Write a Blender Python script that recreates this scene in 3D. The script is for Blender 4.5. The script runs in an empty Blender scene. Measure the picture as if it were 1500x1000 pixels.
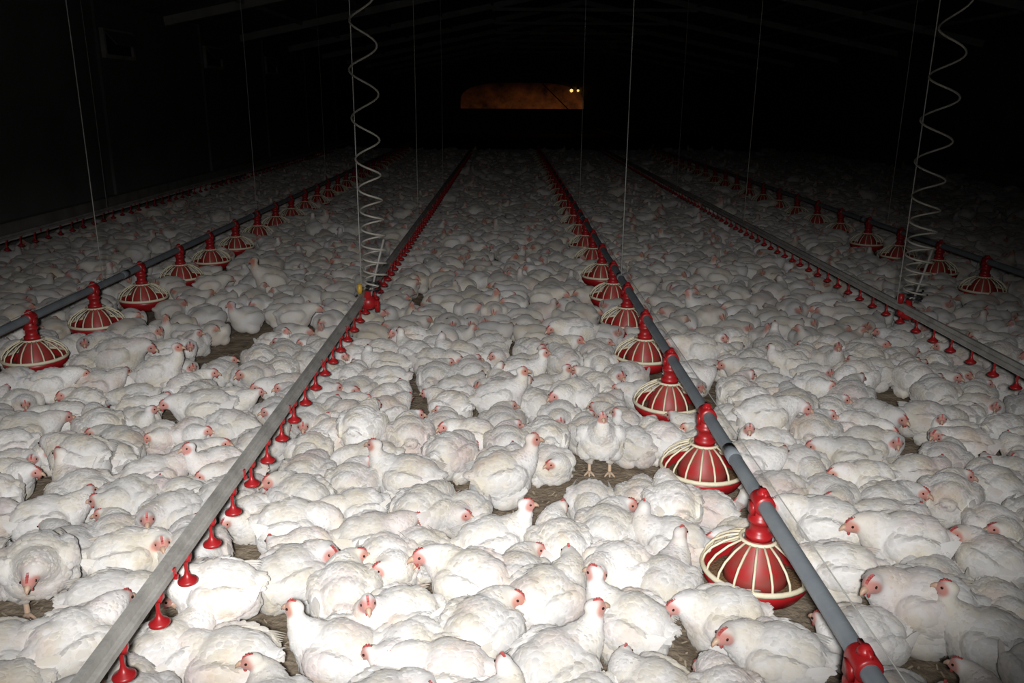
import bpy, bmesh, math, random
import numpy as np
from mathutils import Vector, Matrix, noise
random.seed(11)
rng = np.random.default_rng(11)
sc = bpy.context.scene
sc.view_settings.view_transform = 'Standard'
COL = sc.collection
H = 1.75; F = 1216.0; PITCH = math.radians(16.3)
# ------------------------------------------------------------ camera
cd = bpy.data.cameras.new("camera"); cam = bpy.data.objects.new("camera", cd); COL.objects.link(cam)
camR = Matrix.Rotation(math.radians(-.4), 3, 'Z') @ Matrix.Rotation(math.radians(90) - PITCH, 3, 'X') @ Matrix.Rotation(math.radians(.4), 3, 'Z')
cam.matrix_world = Matrix.Translation((0, 0, H)) @ camR.to_4x4()
cd.sensor_width = 36; cd.lens = F / 1500 * 36; cd.clip_start = .05; cd.clip_end = 200
sc.camera = cam

def ground(u, v, z=0.12):
    d = camR @ Vector(((u - 750) / F, (500 - v) / F, -1)); t = (z - H) / d.z
    return d.x * t, d.y * t
camRT = camR.transposed()
def project(x, y, z):
    p = camRT @ Vector((x, y, z - H))
    if p.z > -.01: return -9999, -9999, 0
    return 750 + F * p.x / -p.z, 500 - F * p.y / -p.z, -p.z

# ------------------------------------------------------------ materials
def newmat(name):
    m = bpy.data.materials.new(name); m.use_nodes = True
    nt = m.node_tree; b = nt.nodes["Principled BSDF"]
    return m, nt, b
def simple(name, c, c2=None, rough=.5, metal=0, scale=12, bump=.0, spec=.5, bscale=60):
    m, nt, b = newmat(name)
    b.inputs["Roughness"].default_value = rough; b.inputs["Metallic"].default_value = metal
    b.inputs["Specular IOR Level"].default_value = spec
    tc = nt.nodes.new("ShaderNodeTexCoord")
    n = nt.nodes.new("ShaderNodeTexNoise"); n.inputs["Scale"].default_value = scale; n.inputs["Detail"].default_value = 5
    nt.links.new(tc.outputs["Object"], n.inputs["Vector"])
    r = nt.nodes.new("ShaderNodeValToRGB")
    r.color_ramp.elements[0].position = .35; r.color_ramp.elements[1].position = .68
    r.color_ramp.elements[0].color = (*c, 1); r.color_ramp.elements[1].color = (*(c2 or [k * .8 for k in c]), 1)
    nt.links.new(n.outputs["Fac"], r.inputs["Fac"]); nt.links.new(r.outputs["Color"], b.inputs["Base Color"])
    if bump:
        n2 = nt.nodes.new("ShaderNodeTexNoise"); n2.inputs["Scale"].default_value = bscale; n2.inputs["Detail"].default_value = 6
        nt.links.new(tc.outputs["Object"], n2.inputs["Vector"])
        bp = nt.nodes.new("ShaderNodeBump"); bp.inputs["Strength"].default_value = bump; bp.inputs["Distance"].default_value = .01
        nt.links.new(n2.outputs["Fac"], bp.inputs["Height"]); nt.links.new(bp.outputs["Normal"], b.inputs["Normal"])
    return m

def feather_mat():
    m, nt, b = newmat("white_feathers")
    N = nt.nodes; L = nt.links
    b.inputs["Roughness"].default_value = .9; b.inputs["Specular IOR Level"].default_value = .08
    b.inputs["Sheen Weight"].default_value = .25; b.inputs["Sheen Roughness"].default_value = .6
    at = N.new("ShaderNodeAttribute"); at.attribute_name = "Col"
    tc = N.new("ShaderNodeTexCoord"); oi = N.new("ShaderNodeObjectInfo")
    comb = N.new("ShaderNodeCombineXYZ")
    mul = N.new("ShaderNodeMath"); mul.operation = 'MULTIPLY'; mul.inputs[1].default_value = 37.0
    L.new(oi.outputs["Random"], mul.inputs[0]); L.new(mul.outputs[0], comb.inputs[0]); L.new(mul.outputs[0], comb.inputs[1])
    add = N.new("ShaderNodeVectorMath"); add.operation = 'ADD'
    L.new(tc.outputs["Object"], add.inputs[0]); L.new(comb.outputs[0], add.inputs[1])
    n = N.new("ShaderNodeTexNoise"); n.inputs["Scale"].default_value = 9; n.inputs["Detail"].default_value = 5
    L.new(add.outputs[0], n.inputs["Vector"])
    mr = N.new("ShaderNodeMapRange"); mr.inputs[1].default_value = .44; mr.inputs[2].default_value = .71
    mr.inputs[3].default_value = 0; mr.inputs[4].default_value = .85
    L.new(n.outputs["Fac"], mr.inputs[0])
    mx = N.new("ShaderNodeMixRGB"); mx.blend_type = 'MULTIPLY'; mx.inputs[2].default_value = (.90, .83, .68, 1)
    L.new(mr.outputs[0], mx.inputs[0]); L.new(at.outputs["Color"], mx.inputs[1])
    n3 = N.new("ShaderNodeTexNoise"); n3.inputs["Scale"].default_value = 5; n3.inputs["Detail"].default_value = 4
    ad2 = N.new("ShaderNodeVectorMath"); ad2.operation = 'ADD'; ad2.inputs[1].default_value = (5, 9, 3)
    L.new(add.outputs[0], ad2.inputs[0]); L.new(ad2.outputs[0], n3.inputs["Vector"])
    mr3 = N.new("ShaderNodeMapRange"); mr3.inputs[1].default_value = .52; mr3.inputs[2].default_value = .73
    mr3.inputs[3].default_value = 0; mr3.inputs[4].default_value = .65
    L.new(n3.outputs["Fac"], mr3.inputs[0])
    mx3 = N.new("ShaderNodeMixRGB"); mx3.blend_type = 'MULTIPLY'; mx3.inputs[2].default_value = (.88, .71, .69, 1)
    L.new(mr3.outputs[0], mx3.inputs[0]); L.new(mx.outputs[0], mx3.inputs[1])
    mr2 = N.new("ShaderNodeMapRange"); mr2.inputs[3].default_value = .78; mr2.inputs[4].default_value = 1.05
    L.new(oi.outputs["Random"], mr2.inputs[0])
    mx2 = N.new("ShaderNodeVectorMath"); mx2.operation = 'SCALE'
    L.new(mx3.outputs[0], mx2.inputs[0]); L.new(mr2.outputs[0], mx2.inputs["Scale"])
    L.new(mx2.outputs[0], b.inputs["Base Color"])
    n2 = N.new("ShaderNodeTexNoise"); n2.inputs["Scale"].default_value = 1.0; n2.inputs["Detail"].default_value = 4
    sc2 = N.new("ShaderNodeMapping"); sc2.inputs["Scale"].default_value = (55, 150, 130)
    L.new(tc.outputs["Object"], sc2.inputs["Vector"]); L.new(sc2.outputs[0], n2.inputs["Vector"])
    bp = N.new("ShaderNodeBump"); bp.inputs["Strength"].default_value = .25; bp.inputs["Distance"].default_value = .004
    L.new(n2.outputs["Fac"], bp.inputs["Height"]); L.new(bp.outputs["Normal"], b.inputs["Normal"])
    return m
M_FEA = feather_mat()
M_COMB = simple("red_comb_skin", (.48, .11, .10), (.38, .06, .055), .55, scale=80)
M_BEAK = simple("horn_beak", (.60, .42, .30), (.5, .33, .24), .45, scale=60)
M_EYE = simple("dark_eye", (.03, .012, .008), (.02, .01, .006), .12, scale=60)
M_RED = simple("red_plastic", (.42, .014, .018), (.30, .012, .014), .38, scale=14)
M_REDT = simple("dusty_red_plastic", (.40, .022, .022), (.27, .06, .045), .5, scale=25)
M_CREAM = simple("cream_plastic", (.80, .75, .57), (.72, .65, .46), .5, scale=30)
M_PIPE = simple("galvanised_pipe", (.20, .23, .26), (.27, .30, .32), .45, metal=.15, scale=7, bump=.15)
M_RAIL = simple("aluminium_profile", (.44, .43, .40), (.29, .28, .26), .55, metal=.1, scale=10, bump=.2)
M_HOSE = simple("translucent_white_hose", (.46, .44, .38), (.35, .33, .28), .45, scale=20)
M_CORD = simple("white_nylon_cord", (.50, .50, .47), (.4, .4, .36), .7, scale=50)
M_BLACK = simple("black_rubber", (.02, .02, .02), (.03, .03, .03), .4)
M_YEL = simple("yellow_plastic", (.60, .38, .05), (.5, .3, .04), .45)
M_LITTER = simple("wood_shaving_litter", (.34, .28, .21), (.16, .125, .09), .95, scale=14, bump=1.0, bscale=45, spec=.1)
M_CHIP = simple("wood_shavings", (.50, .42, .31), (.25, .19, .13), .9, scale=9, spec=.1)
M_FEED = simple("feed_crumb", (.25, .15, .07), (.14, .08, .04), .95, scale=90, bump=.8, bscale=150)
M_WALL = simple("painted_wall_panel", (.16, .17, .16), (.12, .13, .12), .8, scale=1.5, bump=.1, bscale=8)
M_CEIL = simple("corrugated_roof_sheet", (.24, .24, .23), (.12, .12, .12), .7, scale=.9, bump=.1, bscale=6)
M_BEAM = simple("galvanised_beam", (.45, .44, .41), (.30, .30, .28), .6, scale=3)
M_DARK = simple("dark_frame", (.02, .02, .02), (.03, .03, .03), .8)
M_PLINTH = simple("concrete_plinth", (.28, .27, .25), (.18, .17, .15), .9, scale=4)

def emis(name, c, s):
    m, nt, b = newmat(name)
    b.inputs["Base Color"].default_value = (0, 0, 0, 1)
    b.inputs["Emission Color"].default_value = (*c, 1); b.inputs["Emission Strength"].default_value = s
    return m
M_LAMP = emis("lamp_glow", (1, .42, .11), 1.9)
mglow, nt, b = newmat("dusk_lit_opening")
b.inputs["Base Color"].default_value = (.01, .01, .01, 1)
tc = nt.nodes.new("ShaderNodeTexCoord"); n = nt.nodes.new("ShaderNodeTexNoise"); n.inputs["Scale"].default_value = 1.2; n.inputs["Detail"].default_value = 7; n.inputs["Roughness"].default_value = .65
sx = nt.nodes.new("ShaderNodeSeparateXYZ"); nt.links.new(tc.outputs["Object"], sx.inputs[0])
gx = nt.nodes.new("ShaderNodeMapRange"); gx.inputs[1].default_value = -3; gx.inputs[2].default_value = 3.2; gx.inputs[3].default_value = .15; gx.inputs[4].default_value = .9
gz = nt.nodes.new("ShaderNodeMapRange"); gz.inputs[1].default_value = 2.5; gz.inputs[2].default_value = 1.3; gz.inputs[3].default_value = .10; gz.inputs[4].default_value = 1.0
nt.links.new(sx.outputs[0], gx.inputs[0]); nt.links.new(sx.outputs[2], gz.inputs[0])
r = nt.nodes.new("ShaderNodeValToRGB")
r.color_ramp.elements[0].position = .36; r.color_ramp.elements[0].color = (.014, .005, .002, 1)
r.color_ramp.elements[1].position = .74; r.color_ramp.elements[1].color = (.11, .028, .006, 1)
mm = nt.nodes.new("ShaderNodeMath"); mm.operation = 'MULTIPLY'; nt.links.new(gx.outputs[0], mm.inputs[0]); nt.links.new(gz.outputs[0], mm.inputs[1])
nt.links.new(tc.outputs["Object"], n.inputs["Vector"]); nt.links.new(n.outputs["Fac"], r.inputs["Fac"])
nt.links.new(r.outputs["Color"], b.inputs["Emission Color"]); nt.links.new(mm.outputs[0], b.inputs["Emission Strength"])
M_GLOW = mglow

# ------------------------------------------------------------ mesh helpers
def A(x): return np.array(x, float)
def cat(parts):
    Vs, Ts, Cs, Ms = [], [], [], []; o = 0
    for p in parts:
        V, T = p[0], p[1]
        C = p[2] if len(p) > 2 and p[2] is not None else np.ones((len(V), 3)) * .7
        Mi = p[3] if len(p) > 3 else np.zeros(len(T), int)
        if np.isscalar(Mi): Mi = np.full(len(T), Mi)
        Vs.append(V); Ts.append(T + o); Cs.append(C); Ms.append(Mi); o += len(V)
    return np.concatenate(Vs), np.concatenate(Ts), np.concatenate(Cs), np.concatenate(Ms)
def mk(name, V, T, mats, C=None, Mi=None, smooth=True):
    me = bpy.data.meshes.new(name)
    V = np.asarray(V, np.float32); T = np.asarray(T, np.int32)
    me.vertices.add(len(V)); me.vertices.foreach_set("co", V.ravel())
    me.loops.add(len(T) * 3); me.loops.foreach_set("vertex_index", T.ravel())
    me.polygons.add(len(T)); me.polygons.foreach_set("loop_start", np.arange(0, len(T) * 3, 3, dtype=np.int32))
    me.polygons.foreach_set("use_smooth", np.full(len(T), smooth))
    for m in mats: me.materials.append(m)
    if Mi is not None: me.polygons.foreach_set("material_index", np.asarray(Mi, np.int32))
    me.update(calc_edges=True)
    if C is not None:
        ca = me.color_attributes.new("Col", 'FLOAT_COLOR', 'POINT')
        cc = np.ones((len(V), 4), np.float32); cc[:, :3] = C
        ca.data.foreach_set("color", cc.ravel())
    me.validate()
    return me
def obj(name, me, loc=(0, 0, 0), parent=None, **props):
    o = bpy.data.objects.new(name, me); o.location = loc
    if parent: o.parent = parent
    for k, v in props.items(): o[k] = v
    COL.objects.link(o); return o
def box(c, s, R=None):
    c = A(c); s = A(s) / 2
    V = A([[x, y, z] for x in (-1, 1) for y in (-1, 1) for z in (-1, 1)]) * s
    if R is not None: V = V @ np.array(R).T
    T = np.array([[0, 1, 3], [0, 3, 2], [4, 6, 7], [4, 7, 5], [0, 4, 5], [0, 5, 1], [2, 3, 7], [2, 7, 6], [0, 2, 6], [0, 6, 4], [1, 5, 7], [1, 7, 3]])
    return V + c, T
def lathe(prof, n=32):
    V = []; T = []
    for r_, z in prof:
        for k in range(n):
            a = 2 * math.pi * k / n; V.append((r_ * math.cos(a), r_ * math.sin(a), z))
    for i in range(len(prof) - 1):
        for k in range(n):
            a0 = i * n + k; a1 = i * n + (k + 1) % n; b0 = a0 + n; b1 = a1 + n
            T += [(a0, b0, b1), (a0, b1, a1)]
    return A(V), np.array(T)
def tube(pts, rads, n=8):
    pts = A(pts); m = len(pts)
    if np.isscalar(rads): rads = [rads] * m
    V = []; T = []
    tg = np.gradient(pts, axis=0); tg /= np.linalg.norm(tg, axis=1)[:, None] + 1e-12
    up = A([0, 0, 1]) if abs(tg[0][2]) < .9 else A([1, 0, 0])
    for i in range(m):
        s = np.cross(tg[i], up); s /= np.linalg.norm(s) + 1e-12; up2 = np.cross(s, tg[i]); up = up2
        for k in range(n):
            a = 2 * math.pi * k / n; V.append(pts[i] + rads[i] * (math.cos(a) * s + math.sin(a) * up2))
    for i in range(m - 1):
        for k in range(n):
            a0 = i * n + k; a1 = i * n + (k + 1) % n; T += [(a0, a1, a1 + n), (a0, a1 + n, a0 + n)]
    V.append(pts[0]); V.append(pts[-1]); c0 = m * n; c1 = c0 + 1
    for k in range(n):
        T.append((c0, (k + 1) % n, k)); T.append((c1, (m - 1) * n + k, (m - 1) * n + (k + 1) % n))
    return A(V), np.array(T)
def torus(R_, z, r_, n=40, m=6, flat=1.0):
    V = []; T = []
    for i in range(n):
        a = 2 * math.pi * i / n
        for j in range(m):
            b_ = 2 * math.pi * j / m; rr = R_ + r_ * math.cos(b_)
            V.append((rr * math.cos(a), rr * math.sin(a), z + r_ * flat * math.sin(b_)))
    for i in range(n):
        for j in range(m):
            a0 = i * m + j; a1 = i * m + (j + 1) % m; b0 = ((i + 1) % n) * m + j; b1 = ((i + 1) % n) * m + (j + 1) % m
            T += [(a0, b0, b1), (a0, b1, a1)]
    return A(V), np.array(T)
_bm = {}
def ico(sub):
    if sub not in _bm:
        bm = bmesh.new(); bmesh.ops.create_icosphere(bm, subdivisions=sub, radius=1)
        _bm[sub] = (A([v.co[:] for v in bm.verts]), np.array([[v.index for v in f.verts] for f in bm.faces])); bm.free()
    return _bm[sub]
def ell(c, r_, R=None, sub=3):
    V, T = ico(sub); V = V * A(r_)
    if R is not None: V = V @ np.array(R).T
    return V + A(c), T
def xf(P, M):
    V = P[0] @ np.array(M.to_3x3()).T + np.array(M.translation); return (V,) + tuple(P[1:])

# ------------------------------------------------------------ room shell
XL, XR, YB, YF = -5.6, 10.0, -1.5, 45.0; XM = 2.2; ZE, ZR = 3.0, 4.6
def zc(x): return ZE + (ZR - ZE) * ((x - XL) / (XM - XL) if x < XM else (XR - x) / (XR - XM))
def struct(name, P, mat): return obj(name, mk(name, P[0], P[1], [mat], smooth=False), kind="structure")
struct("floor", box(((XL + XR) / 2, (YB + YF) / 2, -.05), (XR - XL, YF - YB, .1)), M_LITTER)
struct("wall_left", box((XL - .05, (YB + YF) / 2, ZE / 2), (.1, YF - YB, ZE)), M_WALL)
struct("wall_right", box((XR + .05, (YB + YF) / 2, ZE / 2), (.1, YF - YB, ZE)), M_WALL)
def gable(y):
    V = []
    for yy in (y - .05, y + .05): V += [(XL, yy, 0), (XR, yy, 0), (XR, yy, ZE), (XM, yy, ZR), (XL, yy, ZE)]
    T = [(0, 1, 2), (0, 2, 3), (0, 3, 4), (5, 7, 6), (5, 8, 7), (5, 9, 8)]
    for i in range(5):
        j = (i + 1) % 5; T += [(i, i + 5, j + 5), (i, j + 5, j)]
    return A(V), np.array(T)
struct("wall_far", gable(YF + .05), M_WALL); struct("wall_back", gable(YB - .05), M_WALL)
V = []
for yy in (YB, YF):
    for x, z in ((XL, ZE), (XM, ZR), (XR, ZE), (XR, ZE + .08), (XM, ZR + .08), (XL, ZE + .08)): V.append((x, yy, z))
T = []
for i in range(6):
    j = (i + 1) % 6; T += [(i, j, j + 6), (i, j + 6, i + 6)]
struct("ceiling", (A(V), np.array(T)), M_CEIL)
struct("baseboard_left", box((XL + .05, (YB + YF) / 2, .2), (.1, YF - YB, .4)), M_PLINTH)
struct("baseboard_right", box((XR - .05, (YB + YF) / 2, .2), (.1, YF - YB, .4)), M_PLINTH)
ti = 1
for y in np.arange(4, 44, 4.0):
    struct("trim_%d" % ti, box((XL + .02, y, 1.7), (.04, .05, 2.6)), M_WALL); ti += 1
def beam(p0, p1, w, h):
    p0 = A(p0); p1 = A(p1); d = p1 - p0; L_ = np.linalg.norm(d); d /= L_
    s = np.cross(d, [0, 1, 0]) if abs(d[1]) < .9 else A([1, 0, 0]); s /= np.linalg.norm(s); s2 = np.cross(s, d)
    R = np.stack([d, s2, s], axis=1)
    return box((p0 + p1) / 2, (L_, w, h), R)
for y in np.arange(6.5, 44, 4.0):
    parts = [beam((XL, y, ZE - .08), (XM, y, ZR - .08), .1, .14), beam((XR, y, ZE - .08), (XM, y, ZR - .08), .1, .14),
             beam((XM - 2.6, y, zc(XM - 2.6) - .15), (XM + 2.6, y, zc(XM + 2.6) - .15), .06, .08)]
    Vv, Tt, _, _ = cat(parts)
    obj("roof_truss", mk("roof_truss", Vv, Tt, [M_BEAM], smooth=False), label="grey steel roof rafter pair with tie under the roof sheets", category="roof beam", group="roof rafters")
for x in (-4.3, -3.0, -1.7, -.4, .9, 3.5, 4.8, 6.1, 7.4, 8.7):
    Vv, Tt = box((x, (YB + YF) / 2, zc(x) - .04), (.07, YF - YB - .2, .06))
    obj("roof_purlin", mk("roof_purlin", Vv, Tt, [M_BEAM], smooth=False), label="long thin steel purlin running under the roof", category="roof beam", group="roof purlins")
for i, y in enumerate((12.6, 16.6, 20.6)):
    root = bpy.data.objects.new("air_inlet", None); root.location = (XL, y, 2.45); COL.objects.link(root)
    root["label"] = "dark rectangular wall air inlet with open flap"; root["category"] = "air vent"; root["group"] = "wall air inlets"
    fr = cat([box((.03, 0, .17), (.06, .95, .05)), box((.03, 0, -.17), (.06, .95, .05)), box((.03, -.45, 0), (.06, .05, .3)), box((.03, .45, 0), (.06, .05, .3))])
    obj("inlet_frame", mk("inlet_frame", fr[0], fr[1], [M_BEAM], smooth=False), parent=root)
    R = Matrix.Rotation(math.radians(-40), 3, 'Y')
    fl = box((.12, 0, .08), (.02, .86, .26), R); obj("inlet_flap", mk("inlet_flap", fl[0], fl[1], [M_WALL], smooth=False), parent=root)
    bk = box((.012, 0, 0), (.02, .86, .3)); obj("inlet_opening", mk("inlet_opening", bk[0], bk[1], [M_DARK], smooth=False), parent=root)
prof = [(-2.45, 1.22), (3.95, 1.22)]
for k in range(25):
    a = math.pi * k / 24; c, s = math.cos(a), math.sin(a)
    prof.append((.75 + 3.2 * math.copysign(abs(c) ** .65, c), 1.6 + .95 * abs(s) ** .8))
V = [(x, YF - .02, z) for x, z in prof] + [(.75, YF - .02, 1.7)]; nP = len(prof)
T = [(i, (i + 1) % nP, nP) for i in range(nP)]
obj("window_1", mk("window_1", A(V), np.array(T), [M_GLOW], smooth=False), kind="structure")
bars = [beam((1.8, YF - .06, 2.5), (3.2, YF - .06, 1.2), .04, .05), beam((-2.6, YF - .06, 1.21), (4.1, YF - .06, 1.21), .05, .07)]
Vv, Tt, _, _ = cat(bars); obj("trim_20", mk("trim_20", Vv, Tt, [M_DARK], smooth=False), kind="structure")
for x, ls in ((3.30, 1.0), (3.64, .7)):
    Vv, Tt = ell((0, 0, 0), (.085 * ls, .07 * ls, .085 * ls)); o = obj("lamp", None, (x, YF - .15, 2.17), label="small warm glowing lamp at the far end wall", category="lamp", group="far end lamps")
    obj("lamp_globe", mk("lamp_globe", Vv, Tt, [M_LAMP]), parent=o)
    Vv, Tt = lathe([(0, .17), (.05, .16), (.06, .12), (.09, .09), (.1, .08)], 16); obj("lamp_socket", mk("lamp_socket", Vv, Tt, [M_DARK]), parent=o)

# ------------------------------------------------------------ feeders
PZ = .42
dishP = lathe([(0, .096), (.10, .092), (.155, .118), (.178, .168), (.187, .168), (.182, .135), (.160, .100), (.110, .076), (0, .072)], 40)
rimP = torus(.186, .171, .0085, flat=1.3)
grill = [torus(.062, .284, .0070, 28)]
NR = 18
for k in range(NR):
    a = 2 * math.pi * k / NR; c, s = math.cos(a), math.sin(a)
    grill.append(tube([(r_ * c, r_ * s, z) for r_, z in ((.060, .284), (.112, .262), (.155, .232), (.178, .202), (.186, .172))], .0046, 6))
grillP = cat(grill)[:2]
coneP = lathe([(.036, .30), (.046, .275), (.066, .245), (.090, .205), (.108, .160), (.112, .132), (.10, .128), (.05, .2)], 32)
feedP = lathe([(.04, .13), (.10, .126), (.158, .130), (.164, .124)], 28)
clampP = cat([lathe([(.036, .285), (.046, .286), (.047, .306), (.035, .312), (.033, .345), (.042, .350), (.044, .362), (.036, .368), (.032, .39), (.030, .42)], 24),
              tube([(0, -.040, PZ), (0, -.034, PZ), (0, .034, PZ), (0, .040, PZ)], [.032, .036, .036, .032], 20),
              tube([(0, 0, PZ + .03), (0, 0, PZ + .040), (0, 0, PZ + .052)], [.024, .018, .010], 12),
              box((0, 0, PZ + .038), (.010, .07, .016)), box((.034, 0, PZ - .02), (.014, .045, .04)), box((-.034, 0, PZ - .02), (.014, .045, .04))])[:2]
me_dish = mk("pan_dish", *dishP, [M_RED]); me_rim = mk("pan_rim", *rimP, [M_CREAM]); me_grill = mk("grill", *grillP, [M_CREAM])
me_cone = mk("feed_cone", *coneP, [M_REDT]); me_feed = mk("feed", *feedP, [M_FEED]); me_clamp = mk("pipe_clamp", *clampP, [M_RED])
allf = cat([(dishP[0], dishP[1], None, 0), (rimP[0], rimP[1], None, 1), (grillP[0], grillP[1], None, 1), (coneP[0], coneP[1], None, 0), (clampP[0], clampP[1], None, 0)])
me_fm = mk("feeder_pan_small", allf[0], allf[1], [M_RED, M_CREAM], Mi=allf[3])
feeders = []
XFM, XFL, XFR = .885, -2.97, 4.18; XDM, XDR, XDL = -.99, 2.65, -4.83
FL = [(XFM, 1.74, .84, 28), (XFL, 5.02, .81, 26), (XFR, 7.1, .82, 22)]
for li, (x, y0, dy, n) in enumerate(FL):
    for k in range(n):
        y = y0 + k * dy + (random.uniform(-.01, .01)); feeders.append((x, y))
        rot = random.uniform(0, .4)
        lab = "red plastic feeder pan with cream rib grill hanging from grey pipe"
        g = "feeder pans on the feed pipes"
        if y < 13:
            o = obj("feeder_pan", None, (x, y, 0), label=lab, category="poultry feeder", group=g)
            for nm, me in (("pan_dish", me_dish), ("pan_rim", me_rim), ("grill", me_grill), ("feed_cone", me_cone), ("feed", me_feed), ("pipe_clamp", me_clamp)):
                c = obj(nm, me, parent=o)
                if nm != "pipe_clamp": c.rotation_euler = (0, 0, rot)
        else:
            o = obj("feeder_pan", me_fm, (x, y, 0), label=lab, category="poultry feeder", group=g)
for x, y0, dy, n in FL:
    y1 = .5 if x > 0 and x < 2 else 2.0
    root = obj("feed_pipe", None, (x, y1, PZ), label="long grey galvanised feed pipe running through red clamps", category="pipe", group="feed pipes")
    pts = [(0, yy, 0) for yy in np.linspace(0, 40 - y1, 30)]
    obj("pipe", mk("pipe", *tube(pts, .026, 16), [M_PIPE]), parent=root)
    obj("cable", mk("cable", *tube([(.034, p[1], .050 + .004 * math.sin(i)) for i, p in enumerate(pts)], .0022, 6), [M_CORD]), parent=root)
    for yy in np.arange(2.99, 20, 3.36):
        obj("pipe_coupling", mk("pipe_coupling", *tube([(0, yy - y1 - .05, 0), (0, yy - y1 + .05, 0)], .0285, 16), [M_PIPE]), parent=root)
# ------------------------------------------------------------ drinker lines
cz_ = lambda z: .40 - (.40 - z) * .86
cup = cat([lathe([(r_, cz_(z)) for r_, z in [(0, .400), (.009, .400), (.009, .385), (.006, .380), (.0055, .350), (.008, .336), (.015, .322), (.027, .314), (.030, .309), (.029, .302), (.017, .294), (0, .293)]], 18),
           box((.004, 0, .402), (.026, .03, .020))])[:2]
me_cup = mk("drinking_cup", *cup, [M_RED])
me_br = mk("bracket", *cat([box((.029, 0, .422), (.006, .014, .03)), box((.032, 0, .408), (.010, .014, .010))])[:2], [M_RED], smooth=False)
DL = [(XDM, .7, .222, 105), (XDR, 2.3, .222, 100), (XDL, 6.2, .25, 70)]
cross = [(-.028, .412), (-.028, .430), (-.024, .434), (-.012, .434), (-.009, .456), (.009, .456), (.012, .434), (.024, .434), (.028, .430), (.028, .412)]
for x, y0, dy, n in DL:
    root = obj("drinker_line", None, (x, 0, 0), label="aluminium drinker rail with red nipple cups hanging below", category="poultry drinker", group="drinker lines")
    Vv = []; Tt = []; nn = len(cross)
    for yy in (y0 - .3, 40): Vv += [(cx, yy, cz) for cx, cz in cross]
    for i in range(nn):
        j = (i + 1) % nn; Tt += [(i, i + nn, j + nn), (i, j + nn, j)]
    for i in range(1, nn - 1): Tt += [(0, i, i + 1), (nn, nn + i + 1, nn + i)]
    obj("rail", mk("rail", A(Vv), np.array(Tt), [M_RAIL], smooth=False), parent=root)
    obj("water_pipe", mk("water_pipe", *tube([(.006, y0 - .3, .402), (.006, 20, .402), (.006, 40, .402)], .012, 10), [M_RAIL]), parent=root)
    for k in range(min(n, 100)):
        c = obj("drinking_cup", me_cup, (.012, y0 + dy * k, 0), parent=root); c.rotation_euler = (random.uniform(-.02, .02), 0, random.uniform(-.2, .2))
    for k in range(20):
        obj("bracket", me_br, (0, y0 + .1 + k * dy * 3, 0), parent=root)
def cord(x, y, zb):
    V1 = tube([(x, y, zb), (x + .005, y, (zb + zc(x)) / 2), (x, y, zc(x) - .02)], .0036, 6)
    obj("suspension_cord", mk("suspension_cord", *V1, [M_CORD]), label="thin white suspension cord hanging from the roof to a line", category="cord", group="suspension cords")
for x, y0, n in ((XFM, 6.3, 2), (XFL, 6.0, 3), (XFR, 9.1, 1)):
    for k in range(n): cord(x, y0 + 3.9 * k, PZ + .026)
for x, y0, n in ((XDM - .02, 5.65, 3), (XDR - .01, 5.45, 3), (XDL, 10.1, 1)):
    for k in range(n): cord(x, y0 + 3.8 * k, .455)
def hose(x, y, xr, R_=.095, ph=0.0, cap=M_YEL):
    pts = []; z = zc(x) - .03; a = ph
    while z > .52:
        rr = R_ * (1 if z > .8 else .8 + .25 * (z - .5) / .3) * (1 + .10 * math.sin(z * 4.3 + ph))
        ox = .012 * math.sin(z * 2.7 + ph)
        pts.append((x + ox + rr * math.cos(a), y + rr * math.sin(a), z))
        pitch = (.075 + .175 * max(z - .6, 0)) * (1 + .15 * math.sin(z * 5 + ph))
        a += .35; z -= pitch * .35 / (2 * math.pi)
    pts.append((x - .02, y, .49)); pts.append((xr + .03, y, .46))
    obj("coiled_hose", mk("coiled_hose", *tube(pts, .0066, 8), [M_HOSE]), label="white spiral water hose coiling down from the roof to drinker line", category="hose", group="coiled water hoses")
    o = obj("water_regulator", None, (xr + .035, y - .02, .41), label="red water pressure regulator on drinker rail below the coiled hose", category="regulator", group="water regulators")
    obj("regulator_body", mk("regulator_body", *cat([lathe([(0, -.06), (.03, -.06), (.05, -.045), (.055, -.02), (.055, .0), (.045, .02), (.025, .03), (.02, .07), (0, .07)], 24), box((0, 0, -.02), (.13, .05, .035)), box((.06, .0, -.04), (.03, .03, .08))])[:2], [M_RED]), parent=o)
    obj("regulator_cap", mk("regulator_cap", *xf(lathe([(0, .07), (.018, .065), (.02, .03), (.014, .0), (0, .0)], 14), Matrix.Translation((-.055, 0, .045))), [cap]), parent=o)
    cl = [(.035 + .045 * math.cos(t), .045 * math.sin(t), .06 + .012 * t / 3) for t in np.arange(0, 19, .4)]
    obj("black_tube", mk("black_tube", *tube(cl, .006, 6), [M_BLACK]), parent=o)
    obj("breather_tube", mk("breather_tube", *tube([(.02, 0, .03), (.06, .0, .2), (.12, .02, .42)], .008, 8), [M_RAIL]), parent=o)
hose(XDM + .075, 5.6, XDM, .084); hose(XDR + .075, 5.4, XDR, .094, 1.0, M_RED)

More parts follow.
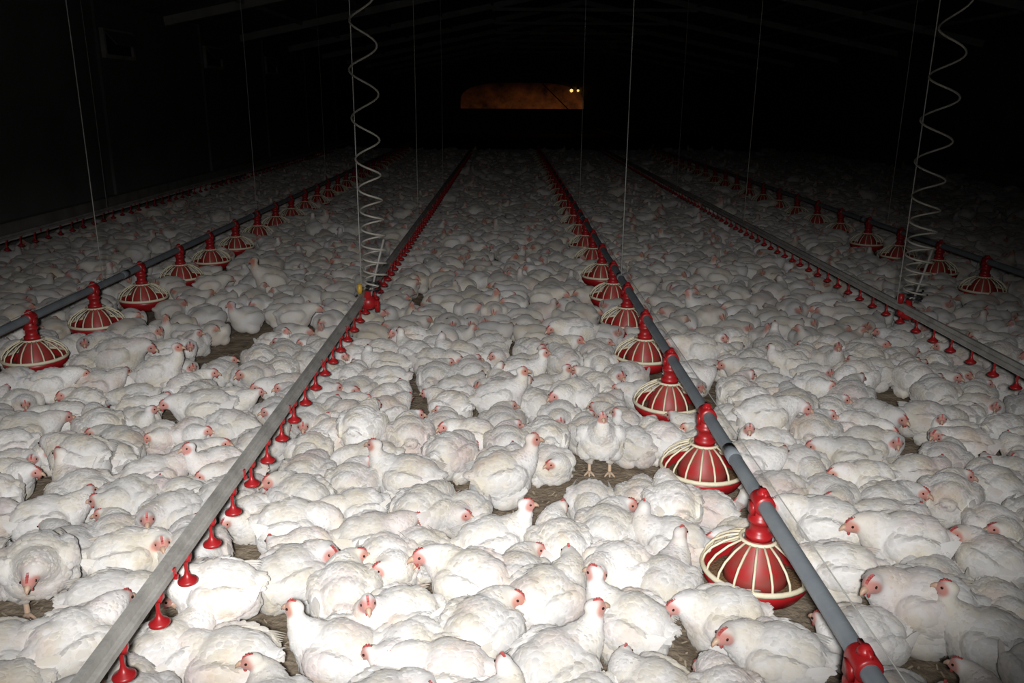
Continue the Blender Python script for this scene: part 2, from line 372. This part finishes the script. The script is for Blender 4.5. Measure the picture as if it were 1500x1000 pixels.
# ------------------------------------------------------------ chickens
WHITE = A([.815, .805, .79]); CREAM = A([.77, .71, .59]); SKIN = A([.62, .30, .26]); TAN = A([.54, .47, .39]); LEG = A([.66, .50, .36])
POSES = [
    dict(n="low", st=0, h=(.168, .015, .175), c=(.15, 0, .20), yaw=12, p=-14, bp=0, lab="white broiler chicken sitting with head held low forward"),
    dict(n="up", st=0, h=(.138, 0, .262), c=(.15, 0, .19), yaw=-10, p=-6, bp=5, lab="white broiler chicken sitting with neck raised and red comb"),
    dict(n="turn", st=0, h=(.120, .035, .236), c=(.15, -.01, .19), yaw=75, p=-10, bp=5, lab="white broiler chicken sitting with raised head turned sideways"),
    dict(n="tuck", st=0, h=(.165, -.025, .115), c=(.165, 0, .165), yaw=-25, p=-45, bp=-3, lab="white broiler chicken resting with head bowed to the litter"),
    dict(n="ball", st=0, h=(.118, -.050, .185), c=(.13, -.01, .185), yaw=-80, p=-12, bp=3, lab="plump white broiler chicken resting with head drawn in"),
    dict(n="lowturn", st=0, h=(.148, .058, .196), c=(.15, .02, .195), yaw=50, p=-12, bp=2, lab="white broiler chicken sitting with head turned to one side"),
    dict(n="stand", st=1, h=(.125, 0, .360), c=(.15, 0, .29), yaw=8, p=-6, bp=18, lab="white broiler chicken standing upright on pale legs"),
    dict(n="standlow", st=1, h=(.185, -.02, .245), c=(.165, 0, .28), yaw=-15, p=-22, bp=4, lab="white broiler chicken standing with head lowered forward"),
]
def smooth01(x): x = np.clip(x, 0, 1); return x * x * (3 - 2 * x)
def cards(P, N, D, L_, W_, R_=.13, tint=None):
    n_ = len(P); D = D - N * (N * D).sum(1)[:, None]; D /= np.linalg.norm(D, axis=1)[:, None] + 1e-9
    S = np.cross(N, D)
    av = [0, .3, .65, .9, 1.0]; wv = [.45, .95, 1.0, .62, .12]; lv = [-.002, .001, .0020, .0017, .0010]
    V = []
    for a, w, l in zip(av, wv, lv):
        for c in (-1, 0, 1):
            V.append(P + D * ((a - .2) * L_)[:, None] + S * (c * w * W_)[:, None] + N * (l - np.maximum((a - .2), 0) ** 2 * L_ ** 2 / (2 * R_) - .18 * W_ * w * abs(c))[:, None])
    V = np.stack(V, 1).reshape(-1, 3)
    q = []
    for i in range(4):
        for j in range(2):
            a0 = i * 3 + j; q += [(a0, a0 + 1, a0 + 4), (a0, a0 + 4, a0 + 3)]
    q = np.array(q); T = (q[None] + (np.arange(n_) * 15)[:, None, None]).reshape(-1, 3)
    if tint is None:
        k = rng.random((n_, 1)); tint = WHITE * (1 - .07 * rng.random((n_, 1))) * (1 - .4 * k ** 3) + CREAM * .4 * k ** 3
    C = np.repeat(tint, 15, 0)
    return V, T, C
def build_pose(p):
    lift = .075 if p["st"] else 0.0
    Mb = Matrix.Translation((0, 0, lift + .11)) @ Matrix.Rotation(-math.radians(p["bp"]), 4, 'Y') @ Matrix.Translation((0, 0, -.11))
    RY = lambda d: np.array(Matrix.Rotation(math.radians(d), 3, 'Y')); RZ = lambda d: np.array(Matrix.Rotation(math.radians(d), 3, 'Z'))
    E = [ell((0, 0, .114), (.112, .107, .108)), ell((.048, 0, .107), (.080, .100, .097)), ell((-.054, 0, .122), (.080, .093, .092)),
         ell((-.116, 0, .146), (.042, .038, .022), RY(28)), ell((-.082, 0, .09), (.055, .074, .070))]
    for s in (-1, 1):
        E.append(ell((-.020, s * .096, .130), (.092, .026, .058), RZ(s * 9) @ RY(-6)))
        E.append(ell((.046, s * .084, .138), (.042, .030, .045)))
        E.append(ell((.0, s * .072, .052), (.066, .044, .048)))
    E = [xf(e, Mb) for e in E]
    h = A(p["h"]); c_ = A(p["c"]); b0 = np.array(Mb @ Vector((.076, 0, .140)))
    neck = []
    for i in range(13):
        t = i / 12; q = (1 - t) ** 2 * b0 + 2 * t * (1 - t) * c_ + t * t * (h - A([.004, 0, .004])); rr = .048 * (1 - t) ** 1.7 + .0260
        neck.append((q, rr)); E.append(ell(q, (rr, rr, rr), sub=2))
    HS = 1.15
    Mh = Matrix.Translation(h) @ Matrix.Rotation(math.radians(p["yaw"]), 4, 'Z') @ Matrix.Rotation(-math.radians(p["p"]), 4, 'Y') @ Matrix.Scale(HS, 4)
    E.append(xf(ell((0, 0, 0), (.030, .0215, .0225)), Mh)); E.append(xf(ell((.016, 0, -.004), (.020, .015, .016)), Mh))
    if p["st"]:
        for s in (-1, 1): E.append(ell((.0, s * .055, .100), (.038, .030, .050)))
    V, T, _, _ = cat(E)
    tmp = bpy.data.objects.new("tmp", mk("tmp", V, T, [])); COL.objects.link(tmp)
    m = tmp.modifiers.new("r", 'REMESH'); m.mode = 'VOXEL'; m.voxel_size = .0060
    m = tmp.modifiers.new("s", 'SMOOTH'); m.factor = .5; m.iterations = 9
    out = []
    for ratio in (1.0, .05, .018):
        if ratio < 1:
            d = tmp.modifiers.new("d", 'DECIMATE'); d.ratio = ratio
        bpy.context.view_layer.update()
        dg = bpy.context.evaluated_depsgraph_get(); ev = tmp.evaluated_get(dg); me = ev.to_mesh(); me.calc_loop_triangles()
        v = np.zeros(len(me.vertices) * 3); me.vertices.foreach_get("co", v); v = v.reshape(-1, 3)
        nn = np.zeros(len(me.vertices) * 3); me.vertices.foreach_get("normal", nn); nn = nn.reshape(-1, 3)
        t = np.zeros(len(me.loop_triangles) * 3, np.int32); me.loop_triangles.foreach_get("vertices", t); t = t.reshape(-1, 3)
        out.append((v.copy(), nn.copy(), t.copy())); ev.to_mesh_clear()
        if ratio < 1: tmp.modifiers.remove(d)
    bpy.data.objects.remove(tmp)
    hi = np.array(Mh.inverted().to_3x3())
    def colour(v):
        hl = (v - h) @ hi.T
        C = np.tile(WHITE, (len(v), 1))
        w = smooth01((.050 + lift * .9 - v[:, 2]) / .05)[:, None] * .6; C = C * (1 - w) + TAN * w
        d = np.sqrt(((hl - A([.014, 0, -.002])) ** 2 / A([.023, .035, .020]) ** 2).sum(1))
        w = smooth01((1.3 - d) / .5)[:, None]; w = w * (hl[:, 0] > -.02)[:, None]
        C = C * (1 - w) + SKIN * w
        return C
    v, nn, t = out[0]
    dh = np.linalg.norm(v - h, axis=1); k = smooth01((dh - .03) / .05)
    dsp = np.array([noise.noise(Vector(q) * 17) * .006 + noise.noise(Vector(q) * 50) * .002 for q in v])
    v = v + nn * (dsp * k)[:, None]
    zshift = 0
    if not p["st"]: zshift = -v[:, 2].min() - .001
    e1 = v[t[:, 1]] - v[t[:, 0]]; e2 = v[t[:, 2]] - v[t[:, 0]]; ar = np.linalg.norm(np.cross(e1, e2), axis=1)
    n_f = 1450; f = rng.choice(len(t), n_f, p=ar / ar.sum()); bc = rng.dirichlet((1, 1, 1), n_f)
    P = (v[t[f]] * bc[:, :, None]).sum(1); Nn = (nn[t[f]] * bc[:, :, None]).sum(1); Nn += rng.normal(0, .085, Nn.shape); Nn /= np.linalg.norm(Nn, axis=1)[:, None]
    dh = np.linalg.norm(P - h, axis=1)
    nk = np.stack([np.linalg.norm(P - q, axis=1) - rr for q, rr in neck[4:]], 1).min(1) < .012
    keep = (dh > .042) & ~((Nn[:, 2] < -.55)) & (P[:, 2] > .02 + lift * .7)
    D = np.tile(A([-1, 0, -.28]), (n_f, 1)); nd = b0 - h; nd /= np.linalg.norm(nd); D[nk] = nd
    D += rng.normal(0, .20, D.shape)
    rear = (Nn[:, 0] < -.8); D[rear] = A([-.4, 0, -1])
    L_ = np.where(nk, .016, .029) * rng.uniform(.75, 1.3, n_f); W_ = np.where(nk, .0055, .0095) * rng.uniform(.8, 1.2, n_f)
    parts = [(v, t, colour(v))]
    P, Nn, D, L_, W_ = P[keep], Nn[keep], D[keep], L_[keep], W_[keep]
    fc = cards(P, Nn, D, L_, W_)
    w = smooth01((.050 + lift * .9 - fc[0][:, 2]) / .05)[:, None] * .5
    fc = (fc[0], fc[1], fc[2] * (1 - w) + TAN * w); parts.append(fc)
    sp, sn, sd, sl, sw = [], [], [], [], []
    for s in (-1, 1):
        for k in range(9):
            tt = k / 8
            st_ = A([.025 - .075 * tt, s * (.125 - .012 * tt), .076 + .084 * tt]); en = A([-.116 - .02 * tt, s * (.092 - .034 * tt), .116 + .044 * tt])
            sp.append(st_ + (en - st_) * .2); sd.append(en - st_); sl.append(np.linalg.norm(en - st_)); sw.append(.0115)
            n0 = A([-.1, s, .25 + .5 * tt]); sn.append(n0 / np.linalg.norm(n0))
        for k in range(8):
            tt = k / 7
            st_ = A([.072 - .07 * tt, s * (.114), .092 + .078 * tt]); en = st_ + A([-.06, s * .006, -.012])
            sp.append(st_ + (en - st_) * .2); sd.append(en - st_); sl.append(.06); sw.append(.0125)
            n0 = A([0, s, .3 + .5 * tt]); sn.append(n0 / np.linalg.norm(n0))
    for k in range(-4, 5):
        sp.append(A([-.112, k * .008, .153 - .001 * k * k])); sd.append(A([-.9, k * .12, .42])); sl.append(.058); sw.append(.011)
        n0 = A([.4, k * .12, .9]); sn.append(n0 / np.linalg.norm(n0))
    Rb = np.array(Mb.to_3x3()); sp = A(sp) @ Rb.T + np.array(Mb.translation); sn = A(sn) @ Rb.T; sd = A(sd) @ Rb.T
    parts.append(cards(sp, sn, sd, A(sl), A(sw), R_=.4))
    legs = []
    if p["st"]:
        for s in (-1, 1):
            y = s * .052
            legs.append(tube([(-.005, y, .09), (-.022, y, .070), (-.012, y, .042), (.0, y, .014), (.004, y, .006)], [.014, .0105, .0085, .0095, .008], 8))
            for a in (-28, 0, 28, 180):
                ca, sa = math.cos(math.radians(a)), math.sin(math.radians(a)); l = .05 if a != 180 else .022
                legs.append(tube([(.0, y, .010), (ca * l * .5, y + sa * l * .5, .009), (ca * l * .9, y + sa * l * .9, .006), (ca * l * 1.1, y + sa * l * 1.1, .003)], [.0075, .006, .005, .0015], 6))
    lg = [(a[0], a[1], np.tile(LEG, (len(a[0]), 1))) for a in legs]
    parts += lg
    beak = xf(tube([(.022, 0, -.001), (.034, 0, -.001), (.043, 0, -.005), (.047, 0, -.011)], [.0105, .0080, .0045, .001], 8), Mh)
    prof_ = [(-.008, .014), (-.008, .020), (-.003, .024), (0, .021), (.004, .026), (.008, .022), (.012, .025), (.015, .019), (.020, .019), (.024, .012), (.022, .006), (.0, .012)]
    cb = [(x, y, z) for y in (-.003, .003) for x, z in prof_] + [(.006, 0.0045, .017), (.006, -.0045, .017)]
    n_ = len(prof_); ct = []
    for i in range(n_):
        j = (i + 1) % n_; ct += [(i, j, j + n_), (i, j + n_, i + n_), (i, 2 * n_ + 1, j), (i + n_, j + n_, 2 * n_)]
    comb = xf((A(cb), np.array(ct)), Mh)
    wat = cat([ell((.022, s * .006, -.018), (.0050, .0030, .0075), sub=2) for s in (-1, 1)])[:2]; wat = xf(wat, Mh)
    eyes = [xf(ell((.0125, s * .0190, .005), (.0042, .0025, .0042), sub=2), Mh) for s in (-1, 1)]
    def sh(P_, dz=zshift): return (P_[0] + A([0, 0, dz]),) + tuple(P_[1:])
    body = sh(cat(parts)); beak, comb, wat = sh(beak), sh(comb), sh(wat); eyes = [sh(e) for e in eyes]
    full = cat([(body[0], body[1], body[2], 0), (comb[0], comb[1], None, 1), (wat[0], wat[1], None, 1), (beak[0], beak[1], None, 2), (eyes[0][0], eyes[0][1], None, 3), (eyes[1][0], eyes[1][1], None, 3)])
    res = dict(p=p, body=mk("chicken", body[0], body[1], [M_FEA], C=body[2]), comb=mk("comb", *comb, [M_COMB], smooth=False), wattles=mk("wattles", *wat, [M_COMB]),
               beak=mk("beak", *beak, [M_BEAK]), eyes=[mk("eye", *e, [M_EYE]) for e in eyes],
               full=mk("chicken", full[0], full[1], [M_FEA, M_COMB, M_BEAK, M_EYE], C=full[2], Mi=full[3]))
    lows = []
    for v2, n2, t2 in out[1:]:
        v2 = v2 + A([0, 0, zshift])
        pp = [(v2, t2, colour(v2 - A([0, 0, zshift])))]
        pp.append((comb[0], comb[1], np.tile(A([.44, .12, .10]), (len(comb[0]), 1))))
        pp.append((beak[0], beak[1], np.tile(A([.6, .4, .28]), (len(beak[0]), 1))))
        if p["st"]: pp += [(a[0], a[1], np.tile(LEG, (len(a[0]), 1))) for a in legs[::5]]
        q = cat(pp); lows.append((q[0], q[1], q[2]))
    res["lows"] = lows
    ds = [(-.050, 0, .077), (.036, 0, .079)]
    if not p["st"]: ds.append((p["h"][0] + .01, p["h"][1], .024))
    res["discs"] = ds
    return res
B = [build_pose(p) for p in POSES]
IDX = {p["n"]: i for i, p in enumerate(POSES)}

HB = [
 (55, 825, 300, "standlow", 1.1), (5, 965, 20, "low", 1.05), (110, 950, 55, "low", 1.1), (190, 815, 15, "ball", 1.05), (160, 880, 20, "tuck", 1.05),
 (320, 870, 195, "standlow", 1.05), (335, 968, 175, "low", 1.1), (430, 775, 10, "tuck", 1.12), (430, 845, 40, "ball", 1.1), (505, 870, 100, "ball", 1.05),
 (495, 955, 170, "up", 1.02), (598, 700, 170, "up", 1.08), (515, 708, 85, "ball", 1.02), (450, 695, 80, "tuck", 1.05), (735, 700, 20, "up", 1.12),
 (545, 785, 15, "low", 1.05), (720, 790, 20, "up", 1.05), (585, 905, 210, "turn", 1.0), (600, 955, 240, "ball", 1.05), (705, 925, 60, "ball", 1.1), (690, 855, 150, "lowturn", 1.1),
 (815, 975, 35, "up", 1.12), (925, 915, 150, "up", 1.05), (800, 880, 40, "lowturn", 1.1), (760, 845, 80, "ball", 1.0), (890, 780, 70, "ball", 1.12), (985, 735, 95, "standlow", 1.0), (880, 640, 265, "stand", .98),
 (975, 850, 60, "up", 1.0), (1060, 905, 180, "low", 1.05), (1140, 965, 160, "lowturn", 1.05), (1350, 895, 165, "lowturn", 1.2), (1450, 940, 150, "up", 1.08),
 (1205, 770, 160, "low", 1.15), (1325, 800, 170, "low", 1.15), (1305, 735, 20, "ball", 1.05), (1390, 730, 60, "ball", 1.05), (1455, 710, 100, "ball", 1.05),
 (1240, 668, 170, "low", 1.05), (1215, 610, 60, "ball", 1.02), (1165, 590, 95, "standlow", .98), (1100, 548, 172, "low", 1.1), (1410, 650, 170, "lowturn", 1.05),
 (300, 600, 200, "low", 1.18), (155, 672, 165, "lowturn", 1.05), (40, 635, 20, "low", 1.1), (225, 700, 30, "lowturn", 1.05), (530, 625, 80, "standlow", 1.0), (600, 640, 100, "ball", 1.05), (660, 668, 60, "tuck", 1.06),
 (735, 620, 90, "ball", 1.03), (215, 520, 170, "low", 1.05), (255, 520, 10, "ball", 1.05), (655, 985, 175, "low", 1.05), (1340, 555, 90, "ball", 1.05), (620, 750, 60, "tuck", 1.05),
 (70, 760, 20, "lowturn", 1.05), (690, 550, 100, "ball", 1.05), (640, 550, 80, "ball", 1.05), (800, 640, 95, "tuck", 1.0), (250, 960, 60, "low", 1.05), (1230, 830, 165, "tuck", 1.05),
]
GAPS = [(330, 535, .15), (870, 695, .14), (45, 905, .11), (395, 905, .12), (1300, 600, .14), (1140, 612, .08), (568, 738, .08), (370, 498, .14), (775, 530, .09), (975, 795, .08), (255, 482, .12), (1190, 800, .05)]
gaps = [(*ground(u, v, 0.0), r_) for u, v, r_ in GAPS]
SC = .96
cell = .2; grid = {}
def discs(x, y, hd, pi, s, mir=1):
    c, sn = math.cos(hd), math.sin(hd)
    return [(x + s * (c * dx - sn * dy * mir), y + s * (sn * dx + c * dy * mir), r_ * s) for dx, dy, r_ in B[pi]["discs"]]
def free(ds, tol=.0):
    for (x, y, r_) in ds:
        if x - r_ < XL + .15 or x + r_ > XR - .2: return False
        gx, gy = int(x // cell), int(y // cell)
        for i in range(gx - 1, gx + 2):
            for j in range(gy - 1, gy + 2):
                for (a, b_, q) in grid.get((i, j), ()):
                    if (a - x) ** 2 + (b_ - y) ** 2 < (q + r_ - tol) ** 2: return False
    return True
def put(ds):
    for d in ds: grid.setdefault((int(d[0] // cell), int(d[1] // cell)), []).append(d)
for x, y in feeders:
    put([(x, y, .12)])
    for a in range(10): put([(x + .14 * math.cos(a * .628), y + .14 * math.sin(a * .628), .075)])
for x, y, r_ in gaps:
    put([(x, y, r_)])
    if r_ > .1: put([(x, y - .15, r_ * .9), (x, y - .28, r_ * .75)])
birds = []
for u, v, hd, pn, s in HB:
    pi = IDX[pn]; x, y = ground(u, v, .19 if POSES[pi]["st"] else .12); hd = math.radians(hd); s *= SC
    birds.append((x, y, hd, pi, s, 1)); put(discs(x, y, hd, pi, s))
for i in range(26):
    y = 2 + 8 * math.sqrt(random.random()); x = random.uniform(-.6, .6) * y; rr = random.uniform(.06, .10); put([(x, y, rr), (x, y - .12, rr)])
W = [.20, .045, .075, .17, .26, .19, .012, .035]
def hw(y): return .66 * (y + .3) + .7
YN = 9.5
for it in range(130000):
    y = .7 + (YN - .7) * math.sqrt(random.random())
    x = random.uniform(-hw(y), hw(y))
    if x < XL + .2: continue
    pi = random.choices(range(8), W)[0]
    if pi in (1, 2, 6, 7) and min(abs(x - q) for q in (XDM, XDR, XFM, XFL, XDL, XFR)) < .22: pi = 4
    s = random.uniform(.90, 1.1) * SC; hd = random.uniform(0, 2 * math.pi); mir = random.choice((-1, 1))
    ds = discs(x, y, hd, pi, s, mir)
    if free(ds, .006): put(ds); birds.append((x, y, hd, pi, s, mir))
y = YN + .12; row = 0
while y < 27:
    x = max(XL + .35, -hw(y)); x += (row % 2) * .12
    while x < min(hw(y), XR - .45):
        if random.random() < .96 and all((x - fx) ** 2 + (y - fy) ** 2 > .055 for fx, fy in feeders if abs(fy - y) < .3):
            birds.append((x + random.uniform(-.035, .035), y + random.uniform(-.03, .03), random.uniform(0, 6.28), random.choices(range(8), W)[0], random.uniform(.92, 1.08), random.choice((-1, 1))))
        x += .245
    y += .215; row += 1
vis = []; rest = []
for b_ in birds:
    u, v, d = project(b_[0], b_[1], .12)
    if -50 < u < 1550 and -50 < v < 1075 and d > .5: vis.append((d, b_))
    else: rest.append(b_)
vis.sort(key=lambda q: q[0])
ind = [q[1] for q in vis[:300]]; rest += [q[1] for q in vis[300:]]
for i, (x, y, hd, pi, s, mir) in enumerate(ind):
    R = B[pi]; near = i < 170
    o = obj("chicken", R["body"] if near else R["full"], (x, y, 0), label=POSES[pi]["lab"], category="chicken", group="broiler chickens on the litter")
    o.rotation_euler = (0, 0, hd); o.scale = (s * random.uniform(.95, 1.05), s * mir, s * random.uniform(.93, 1.08))
    if near:
        for nm in ("comb", "wattles", "beak"): obj(nm, R[nm], parent=o)
        for e in R["eyes"]: obj("eye", e, parent=o)
Vs, Ts, Cs = [], [], []; off = 0
for (x, y, hd, pi, s, mir) in rest:
    lod = 0 if y < 11 else 1
    v, t, c = B[pi]["lows"][lod]
    ca, sa = math.cos(hd) * s, math.sin(hd) * s
    w = np.stack([v[:, 0] * ca - v[:, 1] * mir * sa + x, v[:, 0] * sa + v[:, 1] * mir * ca + y, v[:, 2] * s * random.uniform(.93, 1.08)], 1)
    tint = A([1, 1, 1]) * random.uniform(.74, 1.0); k = random.random() ** 2 * .6; tint = tint * (1 - k + k * A([.96, .89, .76]))
    Vs.append(w); Ts.append((t if mir > 0 else t[:, ::-1]) + off); Cs.append(c * tint); off += len(v)
obj("chicken_flock", mk("chicken_flock", np.concatenate(Vs), np.concatenate(Ts), [M_FEA], C=np.concatenate(Cs)), kind="stuff",
    label="dense flock of white broiler chickens covering the litter", category="chickens")
n_ = 14000; yy = .8 + 8 * rng.random(n_) ** .8; xx = rng.uniform(-1, 1, n_) * (.66 * yy + .5); ok = xx > XL + .2; xx, yy = xx[ok], yy[ok]; n_ = len(xx)
a = rng.uniform(0, 6.28, n_); l = rng.uniform(.004, .016, n_); w = rng.uniform(.002, .005, n_); tz = rng.uniform(-.3, .3, n_); z0 = rng.uniform(.002, .006, n_)
cc = []
for sx_, sy_ in ((-1, -1), (1, -1), (1, 1), (-1, 1)):
    cc.append(np.stack([xx + np.cos(a) * l * sx_ - np.sin(a) * w * sy_, yy + np.sin(a) * l * sx_ + np.cos(a) * w * sy_, z0 + tz * l * sx_ + .003], 1))
V = np.stack(cc, 1).reshape(-1, 3); T = (np.array([[0, 1, 2], [0, 2, 3]])[None] + (np.arange(n_) * 4)[:, None, None]).reshape(-1, 3)
obj("wood_shavings", mk("wood_shavings", V, T, [M_CHIP], smooth=False), kind="stuff", label="loose wood shavings and straw bits on the litter", category="litter")

# ------------------------------------------------------------ light
def flash(name, e, half, dep, sxx, yaw=2, soft=.07):
    ld = bpy.data.lights.new(name, 'SPOT'); ld.energy = e; ld.spot_size = math.radians(2 * half); ld.spot_blend = 1.0; ld.shadow_soft_size = soft
    ld.color = (1, .985, .975)
    lo = bpy.data.objects.new(name, ld); COL.objects.link(lo); lo.location = (-.02, -.22, H + .13); lo.rotation_euler = (math.radians(90 - dep), 0, math.radians(yaw)); lo.scale = (sxx, 1, 1)
flash("camera_flash", 720, 22.3, 23.0, 2.2, 3.5, .06)
flash("camera_flash_spill", 66, 60, 5, 1.0, 4)
w = bpy.data.worlds.new("world"); sc.world = w; w.use_nodes = True
w.node_tree.nodes["Background"].inputs[0].default_value = (.5, .6, .55, 1); w.node_tree.nodes["Background"].inputs[1].default_value = .002
